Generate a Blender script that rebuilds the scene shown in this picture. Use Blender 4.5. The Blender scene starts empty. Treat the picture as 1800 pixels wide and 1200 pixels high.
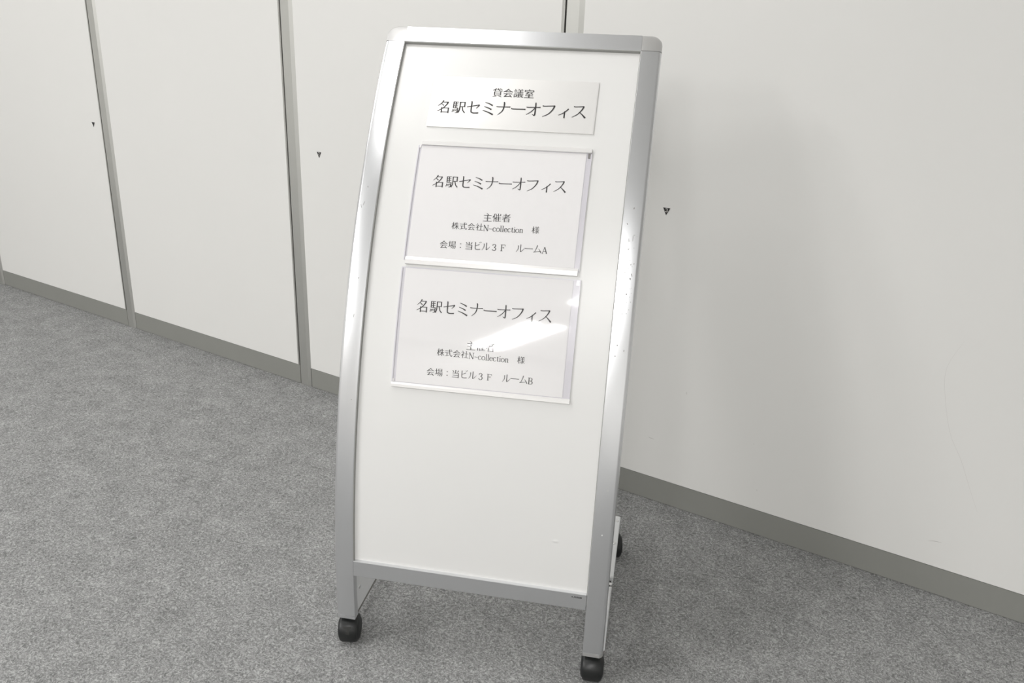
import bpy, bmesh, math, random
from mathutils import Matrix, Vector
random.seed(7)
scene = bpy.context.scene
C = scene.collection

# ------------------------------------------------------------------ camera
F_PX, YAW, PITCH, ROLL, CAM_D, CAM_H = 1462.75, -0.551106, 0.356202, 0.038308, 1.746361, 1.08842
cy_, sy_, cp_, sp_ = math.cos(YAW), math.sin(YAW), math.cos(PITCH), math.sin(PITCH)
fwd = Vector((sy_*cp_, cy_*cp_, -sp_)); rgt = Vector((cy_, -sy_, 0)); upv = rgt.cross(fwd)
cr_, sr_ = math.cos(ROLL), math.sin(ROLL)
right = cr_*rgt + sr_*upv; up = -sr_*rgt + cr_*upv
cam_data = bpy.data.cameras.new('camera')
cam_data.sensor_width = 36.0
cam_data.lens = F_PX/1800.0*36.0
cam_data.clip_start = 0.05
cam = bpy.data.objects.new('camera', cam_data)
m3 = Matrix((right, up, -fwd)).transposed()
cam.matrix_world = Matrix.Translation((0, -CAM_D, CAM_H)) @ m3.to_4x4()
C.objects.link(cam)
scene.camera = cam

# ------------------------------------------------------------------ world, lights, exposure
world = bpy.data.worlds.new('world'); scene.world = world
world.use_nodes = True
world.node_tree.nodes['Background'].inputs[0].default_value = (1, 1, 1, 1)
world.node_tree.nodes['Background'].inputs[1].default_value = 0.0
scene.view_settings.view_transform = 'Standard'
scene.view_settings.look = 'None'
scene.view_settings.gamma = 1.0
scene.view_settings.use_curve_mapping = False
scene.view_settings.exposure = 0.0

CEIL = 2.60
TUBE_W = 26.5
FIXTURES = [(-1.35, -1.15), (0.60, -3.72), (0.60, -6.02), (0.60, -7.30),
            (-3.30, -1.15), (-3.00, -3.72), (-3.00, -5.77), (-3.00, -7.05)]  # far-left fixtures are unseen, added to light wall and floor
for fx, fy in FIXTURES:
    for dx in (-0.105, 0.105):
        ld = bpy.data.lights.new('tube_lamp', 'AREA')
        ld.shape = 'RECTANGLE'; ld.size = 0.085; ld.size_y = 1.24
        ld.energy = TUBE_W*({(-1.35, -1.15): 0.29, (-3.30, -1.15): 0.3}.get((fx, fy), 1.0)); ld.color = (1.0, 0.99, 0.978)
        lo = bpy.data.objects.new('tube_lamp', ld)
        lo.location = (fx+dx, fy, CEIL-0.062)
        C.objects.link(lo)

# ------------------------------------------------------------------ materials
def new_mat(name, col, rough=0.5, metal=0.0, spec=0.5):
    m = bpy.data.materials.new(name); m.use_nodes = True
    b = m.node_tree.nodes['Principled BSDF']
    b.inputs['Base Color'].default_value = (*col, 1)
    b.inputs['Roughness'].default_value = rough
    b.inputs['Metallic'].default_value = metal
    b.inputs['Specular IOR Level'].default_value = spec
    return m
def vary(m, scale, amount, detail=3, bump=0.0, bscale=None, stretch=(1, 1, 1)):
    """procedural tone variation and relief in object space"""
    nt = m.node_tree; N = nt.nodes; L = nt.links; b = N['Principled BSDF']
    tc = N.new('ShaderNodeTexCoord'); mp = N.new('ShaderNodeMapping'); mp.inputs['Scale'].default_value = stretch
    L.new(tc.outputs['Object'], mp.inputs[0])
    nz = N.new('ShaderNodeTexNoise'); nz.inputs['Scale'].default_value = scale; nz.inputs['Detail'].default_value = detail
    L.new(mp.outputs[0], nz.inputs['Vector'])
    col = b.inputs['Base Color'].default_value[:]
    r = N.new('ShaderNodeMapRange'); r.inputs['To Min'].default_value = 1-amount; r.inputs['To Max'].default_value = 1+amount
    L.new(nz.outputs['Fac'], r.inputs['Value'])
    mx = N.new('ShaderNodeVectorMath'); mx.operation = 'SCALE'; mx.inputs[0].default_value = col[:3]
    L.new(r.outputs[0], mx.inputs['Scale']); L.new(mx.outputs[0], b.inputs['Base Color'])
    if bump:
        n2 = N.new('ShaderNodeTexNoise'); n2.inputs['Scale'].default_value = bscale or scale*3
        L.new(mp.outputs[0], n2.inputs['Vector'])
        bp = N.new('ShaderNodeBump'); bp.inputs['Strength'].default_value = bump; bp.inputs['Distance'].default_value = 0.001
        L.new(n2.outputs['Fac'], bp.inputs['Height']); L.new(bp.outputs[0], b.inputs['Normal'])
    return m

M_wall = vary(new_mat('partition_white', (0.80, 0.795, 0.775), 0.45, 0, 0.35), 3, 0.012, bump=0.02, bscale=60)
M_trim = vary(new_mat('satin_grey_trim', (0.60, 0.60, 0.575), 0.42, 0.9, 0.5), 30, 0.03, stretch=(1, 1, 0.05))
M_base = vary(new_mat('grey_skirting', (0.265, 0.267, 0.248), 0.5, 0.0, 0.4), 8, 0.04)
M_far = new_mat('beige_far_wall', (0.46, 0.45, 0.43), 0.7)
M_groove = new_mat('groove_shade', (0.10, 0.10, 0.09), 0.8)
M_gasket = new_mat('grey_gasket', (0.34, 0.34, 0.325), 0.6)
M_dark = new_mat('dark_gap', (0.03, 0.03, 0.028), 0.8)
M_ceil = vary(new_mat('ceiling_board', (0.92, 0.92, 0.91), 0.9), 60, 0.03)
M_alu = vary(new_mat('anodised_aluminium', (0.755, 0.762, 0.778), 0.29, 0.92), 25, 0.02, stretch=(1, 1, 0.1))
M_alu2 = vary(new_mat('cast_corner', (0.66, 0.655, 0.65), 0.42, 0.8), 25, 0.02)
M_board = vary(new_mat('white_board', (0.815, 0.812, 0.80), 0.3, 0, 0.45), 2, 0.01)
M_plate = new_mat('silver_plate', (0.86, 0.85, 0.835), 0.33, 0.35)
M_rail = new_mat('holder_rail', (0.86, 0.85, 0.84), 0.3, 0.25)
M_paper = vary(new_mat('paper', (0.93, 0.925, 0.92), 0.8, 0, 0.2), 6, 0.008)
M_sleeve = new_mat('sleeve_backing', (0.74, 0.73, 0.77), 0.25)
M_ink = new_mat('ink', (0.018, 0.015, 0.016), 0.55)
M_paint = vary(new_mat('grey_white_paint', (0.86, 0.87, 0.88), 0.4, 0.1), 20, 0.02)
M_black = vary(new_mat('black_nylon', (0.012, 0.013, 0.013), 0.38), 30, 0.1)
M_tyre = new_mat('black_tyre', (0.016, 0.017, 0.018), 0.5)
M_chrome = new_mat('bright_screw', (0.85, 0.85, 0.85), 0.15, 1.0)
M_scuff_shade = new_mat('scuff_and_shade', (0.26, 0.25, 0.24), 0.6)  # grey of the scuffs, also paints the shade along the base edge
M_scratch = new_mat('faint_scratch', (0.68, 0.67, 0.65), 0.6)
M_scratch2 = new_mat('grey_smear', (0.50, 0.49, 0.47), 0.6)
M_mark = new_mat('marker_white', (0.62, 0.61, 0.59), 0.6)

def film_mat():
    m = bpy.data.materials.new('clear_film'); m.use_nodes = True
    N = m.node_tree.nodes; L = m.node_tree.links; N.clear()
    o = N.new('ShaderNodeOutputMaterial'); mix = N.new('ShaderNodeMixShader')
    t = N.new('ShaderNodeBsdfTransparent'); t.inputs[0].default_value = (0.985, 0.98, 0.985, 1)
    g = N.new('ShaderNodeBsdfGlossy'); g.inputs['Roughness'].default_value = 0.048
    lw = N.new('ShaderNodeLayerWeight'); lw.inputs['Blend'].default_value = 0.5
    pw = N.new('ShaderNodeMath'); pw.operation = 'POWER'; pw.inputs[1].default_value = 5; L.new(lw.outputs['Facing'], pw.inputs[0])
    fr = N.new('ShaderNodeMath'); fr.operation = 'MULTIPLY_ADD'; fr.inputs[1].default_value = 0.9; fr.inputs[2].default_value = 0.07; L.new(pw.outputs[0], fr.inputs[0])
    tc = N.new('ShaderNodeTexCoord'); nz = N.new('ShaderNodeTexNoise'); nz.inputs['Scale'].default_value = 9; nz.inputs['Detail'].default_value = 0
    bp = N.new('ShaderNodeBump'); bp.inputs['Strength'].default_value = 0.025; bp.inputs['Distance'].default_value = 0.004
    L.new(tc.outputs['Object'], nz.inputs['Vector']); L.new(nz.outputs['Fac'], bp.inputs['Height'])
    L.new(bp.outputs[0], g.inputs['Normal'])
    L.new(fr.outputs[0], mix.inputs[0]); L.new(t.outputs[0], mix.inputs[1]); L.new(g.outputs[0], mix.inputs[2])
    L.new(mix.outputs[0], o.inputs[0])
    return m
M_film = film_mat()

def carpet_mat():
    m = bpy.data.materials.new('grey_loop_carpet'); m.use_nodes = True
    nt = m.node_tree; N = nt.nodes; L = nt.links; b = N['Principled BSDF']
    b.inputs['Roughness'].default_value = 0.95; b.inputs['Specular IOR Level'].default_value = 0.15
    tc = N.new('ShaderNodeTexCoord')
    # domain warp so the yarn squiggles
    wn = N.new('ShaderNodeTexNoise'); wn.inputs['Scale'].default_value = 60; wn.inputs['Detail'].default_value = 1
    L.new(tc.outputs['Object'], wn.inputs['Vector'])
    ws = N.new('ShaderNodeVectorMath'); ws.operation = 'SCALE'; ws.inputs['Scale'].default_value = 0.02
    L.new(wn.outputs['Color'], ws.inputs[0])
    wa = N.new('ShaderNodeVectorMath'); wa.operation = 'ADD'
    L.new(tc.outputs['Object'], wa.inputs[0]); L.new(ws.outputs[0], wa.inputs[1])
    n1 = N.new('ShaderNodeTexNoise'); n1.inputs['Scale'].default_value = 215; n1.inputs['Detail'].default_value = 2.5; n1.inputs['Roughness'].default_value = 0.6
    L.new(wa.outputs[0], n1.inputs['Vector'])
    n2 = N.new('ShaderNodeTexNoise'); n2.inputs['Scale'].default_value = 420; n2.inputs['Detail'].default_value = 2
    L.new(tc.outputs['Object'], n2.inputs['Vector'])
    n3 = N.new('ShaderNodeTexNoise'); n3.inputs['Scale'].default_value = 14; n3.inputs['Detail'].default_value = 4; n3.inputs['Roughness'].default_value = 0.7
    L.new(tc.outputs['Object'], n3.inputs['Vector'])
    def mth(op, a, bb):
        x = N.new('ShaderNodeMath'); x.operation = op
        for i, v in enumerate((a, bb)):
            if isinstance(v, (int, float)): x.inputs[i].default_value = v
            else: L.new(v, x.inputs[i])
        return x.outputs[0]
    v = mth('ADD', mth('ADD', mth('MULTIPLY', n1.outputs['Fac'], 0.52), mth('MULTIPLY', n2.outputs['Fac'], 0.32)), mth('MULTIPLY', n3.outputs['Fac'], 0.16))
    cr = N.new('ShaderNodeValToRGB')
    e = cr.color_ramp.elements
    e[0].position = 0.38; e[0].color = (0.140, 0.142, 0.141, 1)
    e[1].position = 0.64; e[1].color = (0.50, 0.503, 0.50, 1)
    k = cr.color_ramp.elements.new(0.5); k.color = (0.270, 0.272, 0.270, 1)
    L.new(v, cr.inputs[0]); L.new(cr.outputs[0], b.inputs['Base Color'])
    bp = N.new('ShaderNodeBump'); bp.inputs['Strength'].default_value = 0.5; bp.inputs['Distance'].default_value = 0.003
    L.new(v, bp.inputs['Height']); L.new(bp.outputs[0], b.inputs['Normal'])
    return m
M_carpet = carpet_mat()

# ------------------------------------------------------------------ helpers
def link(name, me, mat, parent=None, loc=None):
    o = bpy.data.objects.new(name, me)
    if mat: me.materials.append(mat)
    C.objects.link(o)
    if parent: o.parent = parent
    if loc: o.location = loc
    return o
def from_bm(name, bm, mat, parent=None, smooth=None):
    me = bpy.data.meshes.new(name); bmesh.ops.recalc_face_normals(bm, faces=bm.faces[:]); bm.to_mesh(me); bm.free()
    if smooth is not None:
        for p in me.polygons: p.use_smooth = True
        me.set_sharp_from_angle(angle=math.radians(smooth))
    return link(name, me, mat, parent)
def add_box(bm, x0, x1, y0, y1, z0, z1, bevel=0.0):
    vs = [bm.verts.new(p) for p in ((x0,y0,z0),(x1,y0,z0),(x1,y1,z0),(x0,y1,z0),(x0,y0,z1),(x1,y0,z1),(x1,y1,z1),(x0,y1,z1))]
    fs = [bm.faces.new([vs[i] for i in q]) for q in ((3,2,1,0),(4,5,6,7),(0,1,5,4),(1,2,6,5),(2,3,7,6),(3,0,4,7))]
    if bevel:
        es = list({e for f in fs for e in f.edges})
        bmesh.ops.bevel(bm, geom=es, offset=bevel, segments=2, affect='EDGES')
def box(name, x0, x1, y0, y1, z0, z1, mat, parent=None, bevel=0.0):
    bm = bmesh.new(); add_box(bm, x0, x1, y0, y1, z0, z1, bevel)
    return from_bm(name, bm, mat, parent)
def prism(name, poly, ax, a0, a1, mat, parent=None, bevel=0.0):
    """extrude a 2-D polygon along an axis; poly coords are the two remaining axes in order"""
    bm = bmesh.new()
    def P(p, a):
        return {'x': (a, p[0], p[1]), 'y': (p[0], a, p[1]), 'z': (p[0], p[1], a)}[ax]
    A = [bm.verts.new(P(p, a0)) for p in poly]; B = [bm.verts.new(P(p, a1)) for p in poly]
    n = len(poly)
    fs = [bm.faces.new(A), bm.faces.new(B)] + [bm.faces.new((A[i], A[(i+1) % n], B[(i+1) % n], B[i])) for i in range(n)]
    if bevel:
        bmesh.ops.bevel(bm, geom=list({e for f in fs for e in f.edges}), offset=bevel, segments=2, affect='EDGES')
    return from_bm(name, bm, mat, parent)
def struct(o):
    o['kind'] = 'structure'; return o
def tag(o, label, cat, group=None):
    o['label'] = label; o['category'] = cat
    if group: o['group'] = group
    return o
def empty(name, loc, rotz=0.0):
    o = bpy.data.objects.new(name, None); o.empty_display_size = 0.05
    o.location = loc; o.rotation_euler = (0, 0, rotz); C.objects.link(o); return o

# ------------------------------------------------------------------ room
X0R, X1R, Y0R = -5.45, 2.65, -8.2
struct(box('floor', X0R, X1R, Y0R, 0.05, -0.05, 0.0, M_carpet))
struct(box('ceiling', X0R, X1R, Y0R, 0.05, CEIL, CEIL+0.05, M_ceil))
struct(box('wall_left', X0R-0.1, X0R, Y0R, 0.05, 0, CEIL, M_wall))
struct(box('wall_right', X1R, X1R+0.1, Y0R, 0.05, 0, CEIL, M_wall))
struct(box('wall_front', X0R, X1R, Y0R-0.1, Y0R, 0, CEIL, M_far))

GX, GW, BH = -0.9644, 0.9, 0.0635       # groove position, module width, skirting height
grooves = [GX + k*GW for k in range(-5, 1)] + [GX + 2*GW, GX + 4*GW]
wall = struct(box('wall_back', X0R, X1R, 0.030, 0.10, 0, CEIL, M_groove))
bb = struct(box('baseboard_back', X0R, X1R, 0.012, 0.029, 0, BH-0.004, M_dark))
panels = {}
for i in range(len(grooves)-1):
    g0, g1 = grooves[i], min(grooves[i+1], X1R)
    xe = g1-0.0105 if g1 < X1R else X1R
    panels[i] = box('wall_panel', g0+0.0455, xe, 0.0, 0.029, BH, CEIL, M_wall, wall, 0.0008)
    # post profile right of each groove: flat face then a slope down to the panel
    prism('panel_post', [(g0+0.0018, 0.029), (g0+0.0018, -0.0015), (g0+0.0030, -0.0035), (g0+0.034, -0.0035), (g0+0.0452, 0.0028), (g0+0.0452, 0.029)],
          'z', 0.0005, CEIL, M_trim, wall)
    if g1 < X1R:
        prism('edge_strip', [(g1-0.0103, 0.029), (g1-0.0103, 0.0006), (g1-0.0085, -0.0015), (g1-0.0018, -0.0030), (g1-0.0018, 0.029)],
              'z', BH, CEIL, M_trim, wall)
    box('gap_shade_strip', g0+0.0454, g0+0.0477, -0.0004, 0.0115, 0.0004, BH-0.001, M_dark, bb)  # dark strip painting the shade in the gap between post and skirting
    box('skirting_board', g0+0.0478, (g1-0.0018 if g1 < X1R else X1R), -0.0012, 0.0115, 0.0008, BH-0.0006, M_base, bb, 0.0006)
box('wall_panel', X0R, grooves[0]-0.0105, 0.0, 0.029, BH, CEIL, M_wall, wall)
box('skirting_board', X0R, grooves[0]-0.0018, -0.0012, 0.0115, 0.0008, BH-0.0006, M_base, bb)

# ceiling fixtures: some reflected in the sign, the far-left ones added for light
proto = None
for i, (fx, fy) in enumerate(FIXTURES):
    r = empty('ceiling_light', (fx, fy, CEIL-0.05))
    tag(r, 'white twin tube light fixture mounted on the ceiling', 'ceiling light', 'tube lights on the ceiling')
    if proto is None:
        proto = [box('housing', -0.16, 0.16, -0.63, 0.63, 0.0, 0.05, M_ceil, r, 0.004)]
        proto.append(prism('reflector', [(-0.02, 0.0), (0.0, -0.03), (0.02, 0.0)], 'y', -0.62, 0.62, M_ceil, r))
    else:
        for p in proto:
            c = p.copy(); c.parent = r; C.objects.link(c)

# ------------------------------------------------------------------ sign stand geometry
SX, SY, SYAW = -0.696886, -0.734333, 0.379703
Z0 = 0.057554; CO = (-0.0379653, 0.3190861, -0.0032733, 0.0495724)
def prof(z): t = z-Z0; return sum(c*t**(i+1) for i, c in enumerate(CO))
def slope(z): t = z-Z0; return sum((i+1)*c*t**i for i, c in enumerate(CO))
TAB = [(0.0, Z0)]
_n = 1400; _z = Z0
for i in range(_n):
    dz = 0.001; z2 = _z+dz
    TAB.append((TAB[-1][0]+math.hypot(dz, prof(z2)-prof(_z)), z2)); _z = z2
import bisect
_ss = [t[0] for t in TAB]
def z_of_s(s):
    if s <= 0: return Z0+s
    i = min(max(bisect.bisect(_ss, s), 1), len(TAB)-1)
    a, b = TAB[i-1], TAB[i]; f = (s-a[0])/(b[0]-a[0]); return a[1]+f*(b[1]-a[1])
def S(x, s, h=0.0):
    """point on the sign's curved face: x across, s along the curve from the foot, h out of the face (stand coordinates)"""
    z = z_of_s(s); m = slope(z) if s > 0 else slope(Z0); n = math.hypot(1, m)
    return Vector((x, prof(z) - h/n, z + h*m/n))
RZ = Matrix.Rotation(SYAW, 3, 'Z')
def L2W(v): return RZ @ Vector(v) + Vector((SX, SY, 0))

stand = empty('sign_stand', (SX, SY, 0), SYAW)
tag(stand, 'tall leaning white sign board in a curved aluminium frame on black castors', 'sign stand')

def sweep(name, section, s_list, mat, parent, origin=(0, 0, 0), smooth=25):
    """closed section of (x,h) swept along the curved face"""
    bm = bmesh.new(); rings = []; O = Vector(origin)
    for s in s_list: rings.append([bm.verts.new(S(x, s, h)-O) for x, h in section])
    n = len(section)
    for a, b in zip(rings, rings[1:]):
        for i in range(n): bm.faces.new((a[i], a[(i+1) % n], b[(i+1) % n], b[i]))
    bm.faces.new(rings[0]); bm.faces.new(rings[-1][::-1])
    return from_bm(name, bm, mat, parent, smooth)
def lin(a, b, n): return [a+(b-a)*i/n for i in range(n+1)]
def patch(name, x0, x1, s0, s1, h0, h1, mat, parent, origin=(0, 0, 0), nx=1, ns=12, smooth=25, skew=0.0, hf=None, xs=None, ss=None):
    """thick sheet following the curved face; skew raises s towards +x"""
    bm = bmesh.new(); O = Vector(origin)
    xs = xs or lin(x0, x1, nx); ss = ss or lin(s0, s1, ns)
    F = [[bm.verts.new(S(x, s+skew*x, h1+(hf(x, s) if hf else 0))-O) for x in xs] for s in ss]
    B = [[bm.verts.new(S(x, s+skew*x, h0)-O) for x in xs] for s in ss]
    ns_, nx_ = len(ss)-1, len(xs)-1
    for j in range(ns_):
        for i in range(nx_):
            bm.faces.new((F[j][i], F[j][i+1], F[j+1][i+1], F[j+1][i]))
            bm.faces.new((B[j][i], B[j+1][i], B[j+1][i+1], B[j][i+1]))
        bm.faces.new((F[j][0], F[j+1][0], B[j+1][0], B[j][0]))
        bm.faces.new((F[j][-1], B[j][-1], B[j+1][-1], F[j+1][-1]))
    for i in range(nx_):
        bm.faces.new((F[0][i], B[0][i], B[0][i+1], F[0][i+1]))
        bm.faces.new((F[-1][i], F[-1][i+1], B[-1][i+1], B[-1][i]))
    return from_bm(name, bm, mat, parent, smooth)

CXO = 0.0012                                   # the frame's centre line
XI, XF, XM = 0.2115, 0.2415, 0.2470            # inner edge, flat edge, outermost
S_T0, S_T1 = 1.0851, 1.1181                    # top rail
S_B0, S_B1 = 0.0965, 0.1276                    # bottom rail
DP = 0.0155
def post_sec(sgn):
    sec = [(XI, -DP), (XI, -0.0006), (XI+0.0006, 0.0), (XF-0.0006, 0.0), (XF+0.0010, -0.0005), (XM-0.0016, -0.0022), (XM-0.0003, -0.0046), (XM, -0.0072), (XM, -0.0125), (XM-0.0012, -DP)]
    return [(sgn*x+CXO, h) for x, h in sec]
posts = {}
for sgn in (-1, 1):
    posts[sgn] = sweep('side_post', post_sec(sgn), lin(0.006, S_T0-0.0004, 90), M_alu, stand)
    # grey foot cap that closes the post
    sweep('foot_cap', [(sgn*x+CXO, h) for x, h in ((XI, -DP), (XI, 0.0005), (XF, 0.0008), (XM-0.002, -0.002), (XM+0.0003, -0.006), (XM, -DP))],
          [-0.0005, 0.0056], M_alu2 if sgn > 0 else M_alu, stand, smooth=20)
    # moulded corner with rounded outer edge
    R_ = 0.019; w0, w1 = XI+0.0003, XM
    top = S_T1
    outl = [(w0, S_T0), (w1, S_T0)]
    for k in range(11):
        a = math.pi/2*k/10
        outl.append((w1-R_+R_*math.cos(a), top-R_+R_*math.sin(a)))
    outl.append((w0, top))
    bm = bmesh.new()
    def ring(shr, h):
        cx, cs = (w0+w1)/2, (S_T0+top)/2
        return [bm.verts.new(S(sgn*(x if x <= w0+1e-6 else x-shr)+CXO, (s if s <= S_T0+1e-6 else s-shr), h)) for x, s in outl]
    r0 = ring(0.0034, 0.0004); r1 = ring(0.0012, -0.0010); r2 = ring(0.0, -0.0042); r3 = ring(0.0, -DP)
    n = len(outl)
    for a, b in ((r0, r1), (r1, r2), (r2, r3)):
        for i in range(n): bm.faces.new((a[i], a[(i+1) % n], b[(i+1) % n], b[i]))
    bm.faces.new(r0); bm.faces.new(r3)
    from_bm('corner_cap', bm, M_alu2, stand, 35)

def rail(name, s0, s1, x0, x1, mat):
    b = 0.0009
    bm = bmesh.new(); n = 8; rings = []
    sec = [(s0, -DP), (s0, -b), (s0+b, 0.0), (s1-b, 0.0), (s1, -b), (s1, -DP)]
    for x in (x0, x1): rings.append([bm.verts.new(S(x, s, h)) for s, h in sec])
    for i in range(len(sec)): bm.faces.new((rings[0][i], rings[0][(i+1) % 6], rings[1][(i+1) % 6], rings[1][i]))
    bm.faces.new(rings[0]); bm.faces.new(rings[1])
    return from_bm(name, bm, mat, stand, 20)
rail('top_rail', S_T0, S_T1-0.0008, -XI+CXO, XI+CXO, M_alu)
brail = rail('bottom_rail', S_B0, S_B1, -XI+CXO+0.0003, XI+CXO-0.0011, M_alu)

# white board with one small dent near its lower right
DX, DS = 0.1505, 0.219
def dent(x, s):
    u, v = (x-DX)/0.0048, (s-DS)/0.0022
    w, t = (x-DX-0.001)/0.005, (s-DS+0.0045)/0.0035
    return 0.0009*math.exp(-u*u-v*v) - 0.0004*math.exp(-w*w-t*t)
bx = lin(-0.2125+CXO, 0.135, 6) + lin(0.136, 0.166, 24) + lin(0.175, 0.2125+CXO, 2)
bs = lin(S_B0+0.006, 0.205, 8) + lin(0.2065, 0.232, 20) + lin(0.25, S_T1-0.008, 70)
patch('display_board', 0, 0, 0, 0, -0.0105, -0.007, M_board, stand, smooth=30, hf=dent, xs=bx, ss=bs)

# grey gasket lining the inner edge of the frame
for sgn in (-1, 1):
    xa, xb = sorted((sgn*(XI-0.0009)+CXO, sgn*(XI+0.0002)+CXO))
    patch('gasket', xa, xb, S_B1, S_T0, -0.0069, -0.0007, M_gasket, stand, ns=80)
patch('gasket', -XI+CXO, XI+CXO, S_T0-0.0012, S_T0+0.0002, -0.0069, -0.0006, M_gasket, stand, ns=1)

# base brackets and rails running back from the feet
for sgn in (-1, 1):
    def X(a, b): return (min(sgn*a, sgn*b)+CXO, max(sgn*a, sgn*b)+CXO)
    xa, xb = X(0.2135, 0.2495) if sgn > 0 else X(0.2145, 0.2445)
    br = prism('base_bracket', [(0.0160, Z0+0.001), (0.178, Z0+0.001), (0.178, 0.078), (0.150, 0.100), (0.060, 0.150), (0.0165+prof(0.15), 0.150)], 'x', xa, xb, M_paint, stand, 0.0015)
    box('lip_shade', xa-0.0006, xb+0.0006, 0.0165, 0.440, Z0-0.003, Z0+0.0008, M_scuff_shade, stand)  # dark strip drawn for the shadow along the lower edge
    ra, rb = X(0.2155, 0.2500) if sgn > 0 else X(0.2165, 0.2450)
    rl = box('base_rail', ra, rb, 0.212, 0.440, Z0+0.001, 0.078, M_paint, stand, 0.0015)
    hx = X(0.222, 0.2460); box('hinge_block', hx[0], hx[1], 0.179, 0.211, Z0+0.001, 0.070, M_tyre, stand, 0.001)
    bm = bmesh.new()
    bmesh.ops.create_cone(bm, cap_ends=True, segments=18, radius1=0.0045, radius2=0.0038, depth=0.003, matrix=Matrix.Translation((sgn*0.2455+CXO, 0.196, 0.0715)))
    from_bm('bolt', bm, M_chrome, stand, 30)
    for yy in (0.330, 0.418):
        bm = bmesh.new()
        bmesh.ops.create_uvsphere(bm, u_segments=14, v_segments=8, radius=0.0036, matrix=Matrix.Translation((sgn*0.2435+CXO, yy, 0.0785)) @ Matrix.Diagonal((1, 1, 0.5, 1)))
        from_bm('screw', bm, M_chrome, rl, 60)
    # screw on the inner face of the bracket
    xi_ = xa if sgn > 0 else xb
    bm = bmesh.new()
    bmesh.ops.create_uvsphere(bm, u_segments=16, v_segments=8, radius=0.0042, matrix=Matrix.Translation((xi_, 0.035, 0.1045)) @ Matrix.Diagonal((0.35, 1, 1, 1)))
    from_bm('screw', bm, M_chrome, br, 60)

# castors: hooded twin wheels
def castor(x, y, rz, label=None):
    e = bpy.data.objects.new('castor', None); e.empty_display_size = 0.02
    e.location = (x, y, 0); e.rotation_euler = (0, 0, rz); e.parent = stand; C.objects.link(e)
    R = 0.0245; W = 0.0205
    def wheel(sx):
        bm = bmesh.new(); segs = 36; rings = []
        pr = [(0.0015, R-0.006), (0.002, R-0.0012), (0.0045, R), (0.0105, R), (0.0150, R-0.0014), (0.0180, R-0.0038), (0.0198, R-0.0075), (W, R-0.0115), (W, 0.004)]
        for xx, r in pr:
            rings.append([bm.verts.new((sx*xx, r*math.cos(2*math.pi*k/segs), R+r*math.sin(2*math.pi*k/segs))) for k in range(segs)])
        for a, b in zip(rings, rings[1:]):
            for k in range(segs): bm.faces.new((a[k], a[(k+1) % segs], b[(k+1) % segs], b[k]))
        bm.faces.new(rings[0]); bm.faces.new(rings[-1])
        return from_bm('wheel', bm, M_tyre, e, 35)
    wheel(-1); wheel(1)
    # hood: arc shell over the wheels, from front to back across the top
    bm = bmesh.new(); Ro, Ri = R+0.0022, R+0.0006; A = []; n = 22
    for k in range(n+1):
        a = math.radians(-48 + 216*k/n)
        A.append([bm.verts.new((xx, -rr*math.cos(a), R+rr*math.sin(a))) for xx, rr in ((-0.0165, Ri-0.002), (-0.0165, Ro-0.0024), (-0.0120, Ro), (0.0120, Ro), (0.0165, Ro-0.0024), (0.0165, Ri-0.002))])
    for a, b in zip(A, A[1:]):
        for k in range(6): bm.faces.new((a[k], a[(k+1) % 6], b[(k+1) % 6], b[k]))
    bm.faces.new(A[0]); bm.faces.new(A[-1])
    from_bm('hood', bm, M_black, e, 35)
    bm = bmesh.new()
    bmesh.ops.create_cone(bm, cap_ends=True, segments=20, radius1=0.009, radius2=0.008, depth=0.008, matrix=Matrix.Translation((0, 0, 2*R+0.004)))
    from_bm('stem', bm, M_black, e, 30)
    return e
c_fl = castor(-0.2275, 0.016, math.radians(11))
c_fr = castor(0.2310, 0.016, math.radians(3))
castor(-0.2300, 0.405, math.radians(10)); castor(0.2400, 0.405, math.radians(8))
# brake tab moulded on the front left castor
bm = bmesh.new(); R = 0.0245
def arcpt(x, deg, r): a = math.radians(deg); return (x, -r*math.cos(a), R+r*math.sin(a))
for (xa, xb, d0, d1) in ((-0.0085, 0.0065, 30, 40), (-0.003, 0.003, 8, 30)):
    for a_, b_ in ((d0, (d0+d1)/2), ((d0+d1)/2, d1)):
        v = [bm.verts.new(arcpt(x, d, r)) for r in (0.0264, 0.0275) for x, d in ((xa, a_), (xb, a_), (xb, b_), (xa, b_))]
        for q in ((0, 1, 2, 3), (7, 6, 5, 4), (0, 4, 5, 1), (1, 5, 6, 2), (2, 6, 7, 3), (3, 7, 4, 0)): bm.faces.new([v[i] for i in q])
from_bm('brake_tab', bm, M_dark, c_fl)

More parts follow.
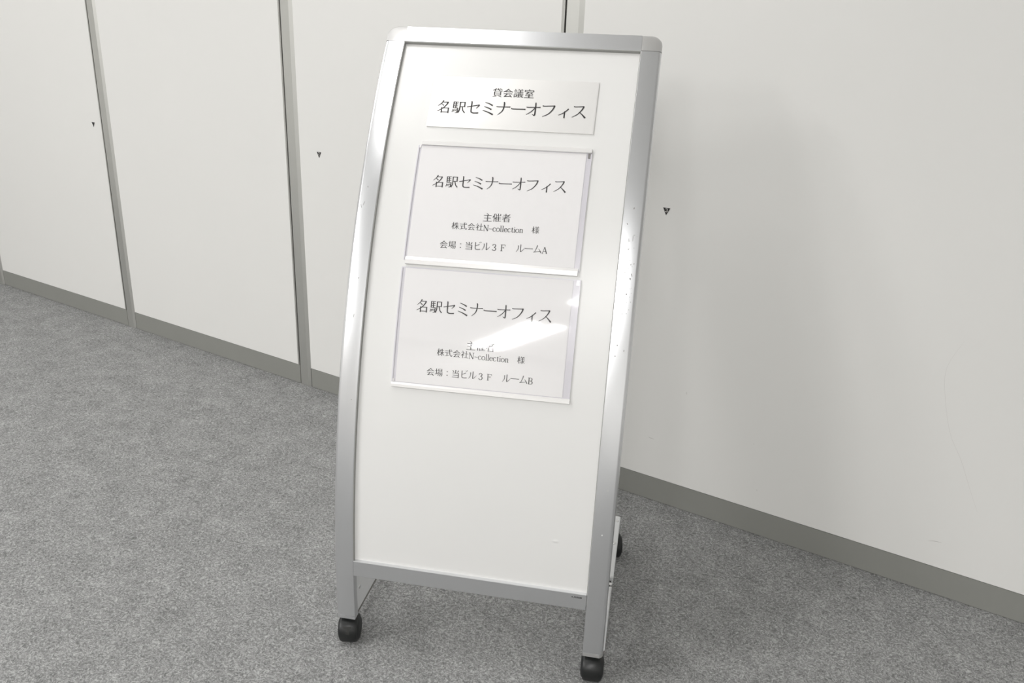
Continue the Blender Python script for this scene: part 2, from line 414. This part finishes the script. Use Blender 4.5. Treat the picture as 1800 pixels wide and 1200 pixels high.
# ------------------------------------------------------------------ lettering
# own brush glyphs, one em square, strokes of (x, y, width)
G = {
 '名': [[(.42,.93,.055),(.30,.72,.03),(.08,.52,.01)], [(.34,.80,.02),(.68,.80,.03),(.73,.78,.06),(.60,.55,.045),(.38,.32,.035),(.06,.13,.01)],
       [(.28,.68,.015),(.40,.60,.035),(.46,.53,.055)], [(.34,.41,.05,0),(.34,.0,.05,0)], [(.34,.37,.022,0),(.80,.37,.022,0)], [(.80,.40,.055,0),(.80,.0,.055,0)], [(.34,.08,.02,0),(.80,.08,.02,0)]],
 'セ': [[(.05,.50,.03),(.45,.585,.03),(.84,.67,.04),(.86,.66,.06),(.78,.54,.03),(.66,.42,.01)], [(.32,.92,.05),(.35,.80,.06),(.35,.22,.055),(.42,.10,.05),(.60,.07,.045),(.86,.09,.055)]],
 'ミ': [[(.25,.88,.015),(.52,.79,.04),(.76,.66,.07)], [(.20,.57,.015),(.46,.49,.04),(.70,.37,.07)], [(.13,.29,.015),(.50,.17,.045),(.84,.0,.08)]],
 'ナ': [[(.05,.62,.045),(.12,.59,.03),(.82,.60,.032),(.95,.61,.055)], [(.49,.95,.04),(.53,.86,.065),(.52,.55,.055),(.42,.26,.04),(.16,.01,.008)]],
 'ー': [[(.04,.53,.05),(.12,.47,.04),(.84,.47,.04),(.97,.47,.065)]],
 'オ': [[(.05,.66,.045),(.12,.63,.03),(.82,.65,.032),(.95,.66,.055)], [(.59,.97,.04),(.62,.88,.06),(.62,.20,.06),(.58,.06,.05),(.44,.14,.008)], [(.61,.63,.03),(.42,.38,.032),(.24,.22,.025),(.04,.10,.008)]],
 'フ': [[(.10,.80,.045),(.18,.76,.03),(.78,.79,.035),(.86,.77,.07),(.74,.48,.05),(.48,.18,.035),(.12,.0,.008)]],
 'ィ': [[(.80,.62,.05),(.66,.46,.04),(.44,.28,.03),(.16,.14,.008)], [(.56,.44,.04,0),(.56,.36,.055,0),(.55,-.06,.06,0)]],
 'ス': [[(.14,.82,.045),(.22,.78,.03),(.68,.81,.035),(.77,.79,.065),(.62,.50,.045),(.38,.23,.03),(.05,.03,.008)], [(.50,.42,.015),(.70,.24,.045),(.92,.0,.085)]],
 'ビ': [[(.24,.90,.05),(.26,.80,.06),(.26,.20,.055),(.34,.08,.05),(.52,.06,.045),(.84,.09,.05)], [(.74,.66,.05),(.5,.54,.03),(.27,.47,.02)], [(.70,.94,.012),(.80,.81,.045)], [(.84,.99,.012),(.93,.86,.045)]],
 'ル': [[(.28,.78,.06),(.29,.50,.05),(.22,.26,.035),(.04,.02,.008)], [(.54,.88,.05),(.56,.80,.06),(.55,.14,.06),(.58,.08,.04),(.76,.20,.03),(.98,.46,.008)]],
 'ム': [[(.48,.92,.06),(.40,.62,.05),(.20,.16,.035)], [(.05,.10,.05),(.20,.12,.045),(.50,.17,.03),(.84,.24,.03)], [(.62,.50,.015),(.80,.28,.05),(.92,.04,.08)]],
 # serif latin letters: advance is stored separately
 'N': [[(.10,.72,.028,0),(.10,.0,.028,0)], [(.08,.73,.07,0),(.54,.0,.07,0)], [(.56,.74,.028,0),(.56,.02,.028,0)], [(.02,.73,.018,0),(.20,.73,.018,0)], [(.46,.74,.018,0),(.66,.74,.018,0)], [(.02,.01,.018,0),(.19,.01,.018,0)]],
 '-': [[(.05,.28,.035,0),(.42,.28,.035,0)]],
 'c': [[(.36,.37,.07),(.30,.43,.03),(.20,.45,.03),(.07,.36,.05),(.05,.22,.065),(.09,.07,.05),(.21,.0,.028),(.34,.05,.02),(.39,.12,.015)]],
 'o': [[(.22,.45,.022),(.37,.37,.045),(.41,.22,.06),(.37,.07,.045),(.22,.0,.022),(.07,.07,.045),(.03,.22,.06),(.07,.37,.045),(.22,.45,.022)]],
 'l': [[(.12,.73,.055,0),(.12,.01,.055,0)], [(.03,.73,.018,0),(.13,.73,.03,0)], [(.02,.01,.018,0),(.23,.01,.018,0)]],
 'e': [[(.06,.25,.022,0),(.37,.25,.022,0)], [(.38,.25,.05),(.33,.40,.04),(.21,.45,.022),(.08,.37,.045),(.04,.22,.06),(.09,.06,.045),(.22,.0,.028),(.34,.05,.02),(.39,.12,.015)]],
 't': [[(.13,.58,.03),(.13,.46,.055),(.13,.10,.055),(.18,.01,.035),(.29,.05,.015)], [(.02,.44,.022,0),(.27,.44,.022,0)]],
 'i': [[(.12,.45,.055,0),(.12,.01,.055,0)], [(.03,.44,.018,0),(.13,.44,.03,0)], [(.02,.01,.018,0),(.23,.01,.018,0)], [(.115,.66,.07,0),(.115,.59,.07,0)]],
 'n': [[(.11,.45,.055,0),(.11,.01,.055,0)], [(.02,.44,.018,0),(.12,.44,.03,0)], [(.02,.01,.018,0),(.20,.01,.018,0)], [(.13,.36,.018),(.24,.44,.03),(.35,.40,.05),(.37,.28,.055),(.37,.01,.055)], [(.28,.01,.018,0),(.46,.01,.018,0)]],
 'A': [[(.08,.01,.022,0),(.32,.74,.022,0)], [(.31,.75,.07,0),(.57,.01,.07,0)], [(.16,.25,.02,0),(.46,.25,.02,0)], [(.01,.01,.018,0),(.18,.01,.018,0)], [(.47,.01,.018,0),(.66,.01,.018,0)]],
 'B': [[(.14,.73,.065,0),(.14,.01,.065,0)], [(.03,.73,.02),(.34,.73,.022),(.45,.68,.04),(.48,.56,.065),(.43,.43,.04),(.32,.38,.022),(.14,.38,.02)], [(.30,.38,.02),(.46,.33,.045),(.52,.20,.07),(.47,.06,.045),(.34,.01,.022),(.03,.01,.02)]],
 '３': [[(.30,.60,.07),(.34,.72,.04),(.46,.76,.025),(.60,.70,.05),(.63,.58,.065),(.56,.46,.04),(.44,.42,.022)], [(.44,.42,.022),(.60,.36,.045),(.67,.22,.07),(.60,.07,.05),(.46,.02,.03),(.32,.07,.045),(.28,.17,.07)]],
 'Ｆ': [[(.34,.75,.065,0),(.34,.03,.065,0)], [(.22,.75,.02,0),(.74,.75,.024,0)], [(.74,.76,.02,0),(.76,.58,.03,0)], [(.34,.42,.022,0),(.58,.42,.022,0)], [(.59,.50,.03,0),(.59,.33,.03,0)], [(.22,.03,.02,0),(.47,.03,.02,0)]],
 '：': [[(.50,.66,.09,0),(.50,.575,.09,0)], [(.50,.24,.09,0),(.50,.155,.09,0)]],
}
ADV = {'N': .68, '-': .47, 'c': .44, 'o': .46, 'l': .25, 'e': .43, 't': .30, 'i': .25, 'n': .48, 'A': .66, 'B': .60}

def stroke_polys(st, fat=0.0):
    """list of quads/triangles (2-D) for one brush stroke"""
    pts = [p[:3] for p in st]
    straight = len(st[0]) > 3
    if not straight and len(pts) > 2:
        out = []
        P = [pts[0]]+pts+[pts[-1]]
        for i in range(1, len(P)-2):
            for k in range(5):
                t = k/5
                out.append(tuple(0.5*((2*P[i][j])+(-P[i-1][j]+P[i+1][j])*t+(2*P[i-1][j]-5*P[i][j]+4*P[i+1][j]-P[i+2][j])*t*t+(-P[i-1][j]+3*P[i][j]-3*P[i+1][j]+P[i+2][j])*t**3) for j in range(3)))
        out.append(pts[-1]); pts = out
    L_, R_ = [], []
    for i, (x, y, w) in enumerate(pts):
        a = pts[max(i-1, 0)]; b = pts[min(i+1, len(pts)-1)]
        dx, dy = b[0]-a[0], b[1]-a[1]; d = math.hypot(dx, dy) or 1
        w = w*1.15+fat
        nx, ny = -dy/d*w/2, dx/d*w/2
        L_.append((x+nx, y+ny)); R_.append((x-nx, y-ny))
    return [(L_[i], R_[i], R_[i+1], L_[i+1]) for i in range(len(pts)-1)]

def font_polys(ch, cache={}):
    """kanji from the built-in font, thinned in y so that horizontals become hairlines"""
    if ch in cache: return cache[ch]
    cu = bpy.data.curves.new('glyph', 'FONT'); cu.body = ch; cu.size = 1.0; cu.resolution_u = 2
    o = bpy.data.objects.new('glyph', cu); C.objects.link(o)
    dg = bpy.context.evaluated_depsgraph_get(); dg.update()
    me = bpy.data.meshes.new_from_object(o.evaluated_get(dg))
    V = [Vector(v.co[:2]) for v in me.vertices]
    cnt = {}
    for p in me.polygons:
        vs = list(p.vertices)
        if p.normal.z < 0: vs.reverse()
        for a, b in zip(vs, vs[1:]+vs[:1]):
            cnt.setdefault((min(a, b), max(a, b)), []).append((a, b))
    nrm = {}
    for k, e in cnt.items():
        if len(e) == 1:
            a, b = e[0]; d = V[b]-V[a]
            if d.length < 1e-6: continue
            n_ = Vector((d.y, -d.x)).normalized()
            nrm.setdefault(a, []).append(n_); nrm.setdefault(b, []).append(n_)
    out = []
    for i, v in enumerate(V):
        if i in nrm:
            l = nrm[i]; nx = max((q.x for q in l), key=abs); ny = max((q.y for q in l), key=abs)
            v = Vector((v.x+nx*0.006, v.y-ny*0.0115))
        out.append((v.x, v.y))
    xs = [p[0] for p in out] or [0]; ys = [p[1] for p in out] or [0]
    pol = [tuple(out[i] for i in p.vertices) for p in me.polygons]
    bpy.data.objects.remove(o); bpy.data.curves.remove(cu); bpy.data.meshes.remove(me)
    # normalise into the em square by the glyph's own ink box
    w = max(xs)-min(xs) or 1; hgt = max(ys)-min(ys) or 1
    k = 0.92/max(w, hgt); cx, cyy = (max(xs)+min(xs))/2, (max(ys)+min(ys))/2
    pol = [tuple(((x-cx)*k+0.5, (y-cyy)*k+0.44) for x, y in p) for p in pol]
    cache[ch] = pol
    return pol

def text_line(text, xa, sa, xb, sb, hh, h, parent, origin, name='lettering', tight=(0.06, 0.06), vs=1.0):
    """text fitted between two points of the face; em is found from the run of advances"""
    adv = [ADV.get(ch, 1.0) for ch in text]
    total = sum(adv)-tight[0]-tight[1]
    L_ = math.hypot(xb-xa, sb-sa); em = L_/total
    ux, us = (xb-xa)/L_, (sb-sa)/L_
    bm = bmesh.new(); O = Vector(origin); pen = -tight[0]
    for ch, a in zip(text, adv):
        if ch != '　':
            polys = [q for st in G[ch] for q in stroke_polys(st, 0.020)] if ch in G else font_polys(ch)
            lift = 0.0
            for k, q in enumerate(polys):
                vv = []
                for x, y in q:
                    X = (pen+x)*em; Y = (y-0.44)*em*vs
                    vv.append(bm.verts.new(S(xa+ux*X-us*Y, sa+us*X+ux*Y, h+0.00001*(k % 7))-O))
                try: bm.faces.new(vv)
                except ValueError: pass
        pen += a
    me = bpy.data.meshes.new(name); bm.to_mesh(me); bm.free()
    return link(name, me, M_ink, parent)

# ------------------------------------------------------------------ signs on the board
HB = -0.007                                     # board surface
def sign_root(name, s, label, cat):
    o = S(0, s, HB); e = empty(name, L2W(o), SYAW); tag(e, label, cat); return e, o

# silver name plate
e, O = sign_root('name_plate', 0.920, 'silver name plate with one large and one small line, highest on the sign board', 'sign')
patch('plate', -0.1432, 0.1482, 0.9212, 1.0200, HB+0.0003, HB+0.0022, M_plate, e, O, nx=1, ns=16, skew=0.009)
patch('magnet_strip', 0.1448, 0.1466, 0.9222, 1.0188, HB+0.0022, HB+0.0025, M_rail, e, O, nx=1, ns=16, skew=0.009)
text_line('貸会議室', -0.0345, 0.9912, 0.0378, 0.9925, 0, HB+0.0027, e, O)
text_line('名駅セミナーオフィス', -0.1284, 0.9580, 0.1314, 0.9628, 0, HB+0.0027, e, O)

def holder(s0, s1, x0, x1, paper, skew, lines, top_rail, name_label, sheet_label, wave):
    e, O = sign_root('card_holder', s0, name_label, 'card holder')
    H0 = HB+0.0003
    patch('backing', x0, x1, s0, s1, H0, H0+0.0010, M_sleeve, e, O, nx=1, ns=18, skew=skew)
    hf = None
    if wave: hf = wave
    bm_x = 20 if wave else 1
    # clear cover, a thin film in front of the sheet
    bm = bmesh.new(); xs = lin(x0+0.0006, x1-0.0006, 60); ss = lin(s0+0.001, s1-0.001, 60)
    F = [[bm.verts.new(S(x, s+skew*x, H0+0.0026+(hf(x, s) if hf else 0))-O) for x in xs] for s in ss]
    for j in range(60):
        for i in range(60): bm.faces.new((F[j][i], F[j][i+1], F[j+1][i+1], F[j+1][i]))
    me = bpy.data.meshes.new('clear_cover'); bm.to_mesh(me); bm.free()
    for p in me.polygons: p.use_smooth = True
    link('clear_cover', me, M_film, e)
    # side edges of the cover, thicker clear plastic with small end stops
    def rail_piece(nm, sa, sb, xa, xb, hh=0.0052):
        bm = bmesh.new(); rings = []
        d = sb-sa
        sec = [(sa, H0), (sa, H0+hh*0.75), (sa+0.0008, H0+hh), (sa+d*0.62, H0+hh), (sb, H0+0.0028), (sb, H0)]
        for x in (xa, xb): rings.append([bm.verts.new(S(x, s+skew*x, h)-O) for s, h in sec])
        for i in range(6): bm.faces.new((rings[0][i], rings[0][(i+1) % 6], rings[1][(i+1) % 6], rings[1][i]))
        bm.faces.new(rings[0]); bm.faces.new(rings[1])
        return from_bm(nm, bm, M_rail, e, 20)
    if top_rail:
        bm = bmesh.new(); rings = []
        sa, sb = s1-0.0010, s1+0.0066
        sec = [(sa, H0), (sa, H0+0.0046), (sb-0.001, H0+0.0050), (sb, H0+0.0036), (sb, H0)]
        for x in (x0+0.0056, x1-0.0008): rings.append([bm.verts.new(S(x, s+skew*x, h)-O) for s, h in sec])
        for i in range(5): bm.faces.new((rings[0][i], rings[0][(i+1) % 5], rings[1][(i+1) % 5], rings[1][i]))
        bm.faces.new(rings[0]); bm.faces.new(rings[1])
        from_bm('upper_rail', bm, M_rail, e, 20)
        rail_piece('lower_rail', s0-0.0068, s0+0.0062, x0+0.0040, x1-0.0025)
    else:
        rail_piece('lower_rail', s0-0.0062, s0+0.0022, x0+0.0002, x1+0.0006, 0.0046)
    xs0, xs1 = paper
    for xa, xb in ((x0, x0+0.0022), (x1-0.0022, x1)):
        patch('side_edge', xa, xb, s0+0.002, s1-0.002, H0+0.0010, H0+0.0025, M_sleeve, e, O, nx=1, ns=14, skew=skew)
    for (xa, xb, sa, sb) in ((x0+0.0004, x0+0.0048, s1-0.006, s1-0.001) if top_rail else (x0+0.0004, x0+0.0048, s0+0.003, s0+0.008), (x1-0.0066, x1-0.001, s1-0.010, s1-0.002)):
        patch('end_stop', xa, xb, sa, sb, H0+0.0011, H0+0.0024, M_scuff_shade if xa > 0 and top_rail else M_rail, e, O, nx=1, ns=1, skew=skew)
    # printed sheet inside
    sh, O2 = sign_root('notice_sheet', s0+0.002, sheet_label, 'notice')
    patch('paper', xs0, xs1, s0+(0.0066 if top_rail else 0.0035), s1-0.0022, H0+0.0013, H0+0.0016, M_paper, sh, O2, nx=1, ns=18, skew=skew)
    for t, xa, sa, xb, sb, tg in lines: text_line(t, xa, sa, xb, sb, 0, H0+0.0018, sh, O2, tight=tg)
    return e
T = (0.06, 0.06); TJ = (0.06, 0.04); TR = (0.06, 0.06)
def wave_b(x, s):
    return 0.0009*math.exp(-((x-0.03)/0.06)**2-((s-0.55)/0.045)**2)*0.0
holder(0.6800, 0.8867, -0.1510, 0.1506, (-0.1455, 0.1412), 0.011,
       [('名駅セミナーオフィス', -0.1166, 0.8193, 0.1131, 0.8256, T), ('主催者', -0.0205, 0.7626, 0.0255, 0.7642, T),
        ('株式会社N-collection　様', -0.0733, 0.7439, 0.0768, 0.7474, TJ), ('会場：当ビル３Ｆ　ルームA', -0.0900, 0.7102, 0.0932, 0.7152, TR)], True,
       'upper clear card holder with white rails, directly below the silver name plate',
       'printed notice ending in room letter A inside the upper card holder', None)
holder(0.4675, 0.6685, -0.1522, 0.1550, (-0.1452, 0.1425), 0.008,
       [('名駅セミナーオフィス', -0.1186, 0.6020, 0.1122, 0.6052, T), ('主催者', -0.0258, 0.5432, 0.0218, 0.5438, T),
        ('株式会社N-collection　様', -0.0760, 0.5270, 0.0749, 0.5277, TJ), ('会場：当ビル３Ｆ　ルームB', -0.0911, 0.4921, 0.0905, 0.4953, TR)], False,
       'lower clear card holder with a bright lamp reflection across it',
       'printed notice ending in room letter B inside the lower card holder', wave_b)

# maker's mark on the bottom rail, too small to read: arrow head and a row of strokes
bm = bmesh.new()
def q2(pts): bm.faces.new([bm.verts.new(S(x, s, 0.00012)) for x, s in pts])
mx, ms = 0.1853, 0.1205
q2([(mx, ms), (mx+0.003, ms+0.0013), (mx+0.003, ms-0.0013)])
for k, (dx_, w_, hh_) in enumerate(((0.0052, .0010, .0042), (0.0075, .0012, .0032), (0.0099, .0016, .0034), (0.0126, .0015, .0028), (0.0149, .0016, .0030), (0.0172, .0014, .0026))):
    t_ = 0.0008 if k == 0 else 0.0
    q2([(mx+dx_-t_, ms-hh_/2), (mx+dx_+w_-t_, ms-hh_/2), (mx+dx_+w_+t_, ms+hh_/2), (mx+dx_+t_, ms+hh_/2)])
me = bpy.data.meshes.new('maker_mark'); bm.to_mesh(me); bm.free(); link('maker_mark', me, M_tyre, brail)

# scuffs on the right post and dirt on the left one
def scuffs(parent, items, mat):
    bm = bmesh.new()
    for x, s, w, l, t in items:
        c, s_ = math.cos(t), math.sin(t); n = 8; vv = []
        for k in range(n):
            a = 2*math.pi*k/n; u, v = w*math.cos(a), l*math.sin(a)
            vv.append(bm.verts.new(S(x+u*c-v*s_, s+u*s_+v*c, 0.00008)))
        bm.faces.new(vv)
    me = bpy.data.meshes.new('scuff_marks'); bm.to_mesh(me); bm.free()
    o = link('scuff_marks', me, mat, parent); o['kind'] = 'stuff'; return o
it = [(0.2260, .741, .0004, .0035, .05), (0.2325, .745, .0004, .0060, -.02), (0.2268, .726, .0009, .0011, 0), (0.2210, .768, .0007, .0016, .5), (0.2295, .795, .0008, .0018, -.2),
      (0.2180, .690, .0005, .0045, -.3), (0.2250, .688, .0008, .0010, 0), (0.2335, .701, .0006, .0016, 0), (0.2365, .684, .0006, .0030, .3), (0.2345, .678, .0010, .0016, 0),
      (0.2225, .681, .0009, .0009, 0), (0.2270, .676, .0007, .0010, 0), (0.2310, .652, .0010, .0014, 0), (0.2175, .660, .0006, .0012, 0), (0.2180, .628, .0005, .0030, .1), (0.2275, .620, .0005, .0020, 0),
      (0.2245, .568, .0010, .0010, 0), (0.2225, .550, .0010, .0010, 0), (0.2360, .560, .0006, .0018, 0)]
for k in range(60): it.append((random.uniform(.2150, .2395), random.gauss(.672, .04), random.uniform(.0002, .0005), random.uniform(.0003, .0009), random.uniform(-.6, .6)))
scuffs(posts[1], it, M_scuff_shade)
it = [(-0.2290, .800, .0006, .0016, .3), (-0.2320, .770, .0004, .0045, -.3), (-0.2360, .765, .0004, .0040, .3), (-0.2250, .640, .0006, .0016, -.4), (-0.2270, .575, .0004, .0035, -.1), (-0.2200, .430, .0007, .0007, 0)]
scuffs(posts[-1], it, M_scuff_shade)
scuffs(posts[1], [(0.2290, .245, .0011, .0014, 0), (0.2320, .325, .0006, .0014, 0), (0.2250, .262, .0005, .0005, 0)], M_board)
scuffs(posts[-1], [(-0.2375, .566, .0009, .0016, .5), (-0.2165, .372, .0006, .0006, 0), (-0.2375, .520, .0008, .0008, 0)], M_board)

# ------------------------------------------------------------------ small black triangle stickers on the partition
def sticker(x, z, label, digit, parent=None):
    e = empty('triangle_sticker', (x, 0, z)); tag(e, label, 'sticker')
    w, t = 0.0084, 0.0164
    prism('triangle', [(-w, 0.0), (w, 0.0), (0.0, -t)], 'y', -0.0006, -0.0001, M_ink, e)
    if digit:
        sts = {'2': [[(-.0022,-.0026,.0010),(-.0010,-.0014,.0010),(.0010,-.0014,.0010),(.0020,-.0030,.0010),(-.0004,-.0058,.0010),(-.0022,-.0080,.0010)], [(-.0022,-.0080,.0010),(.0024,-.0080,.0010)]],
               '3': [[(-.0024,-.0026,.0012),(.0,-.0014,.0012),(.0022,-.0030,.0012),(.0006,-.0048,.0012)], [(.0006,-.0048,.0012),(.0024,-.0068,.0012),(.0002,-.0090,.0012),(-.0024,-.0078,.0012)]]}[digit]
        bm = bmesh.new()
        for st in sts:
            for q in stroke_polys(st): bm.faces.new([bm.verts.new((px, -0.0008, pz)) for px, pz in q])
        me = bpy.data.meshes.new('numeral'); bm.to_mesh(me); bm.free(); link('numeral', me, M_mark, e)
sticker(-2.8192, 0.7400, 'tiny black triangle sticker on the partition, the one farthest to the left', None)
sticker(-1.7417, 0.7475, 'small black triangle sticker on the panel just left of the sign stand', '2')
sticker(-0.6824, 0.7332, 'black triangle sticker on the wide panel right of the sign stand', '3')
# faint scuff on the wide panel
bm = bmesh.new()
MARKS = [[(-0.6700, .1685, .0004), (-0.662, .1670, .0014), (-0.6540, .1662, .0003)], [(-0.5872, .312, .0003), (-0.5869, .308, .0012), (-0.5860, .304, .0003)],
         [(-0.394, .117, .0004), (-0.392, .113, .0010)], [(-0.4160, .229, .0003), (-0.4150, .226, .0010)], [(-0.030, .1190, .0004), (-0.018, .1225, .0012), (-0.005, .1240, .0004)]]
for pts in MARKS:
    for q in stroke_polys([(a, b, c*0.7) for a, b, c in pts]): bm.faces.new([bm.verts.new((px, -0.0002, pz)) for px, pz in q])
me = bpy.data.meshes.new('scuff_mark'); bm.to_mesh(me); bm.free(); o = link('scuff_mark', me, M_scratch2, panels[5])
# long hair-line scratch curving down the wide panel
bm = bmesh.new()
for q in stroke_polys([(-0.0511, .5605, .0002), (-0.0695, .5026, .0004), (-0.0631, .4495, .0005), (-0.0379, .3692, .0004), (-0.0065, .3152, .0005), (0.0203, .2593, .0004), (0.0428, .2146, .0002)]):
    bm.faces.new([bm.verts.new((px, -0.0002, pz)) for px, pz in q])
me = bpy.data.meshes.new('scratch'); bm.to_mesh(me); bm.free(); link('scratch', me, M_scratch, panels[5])
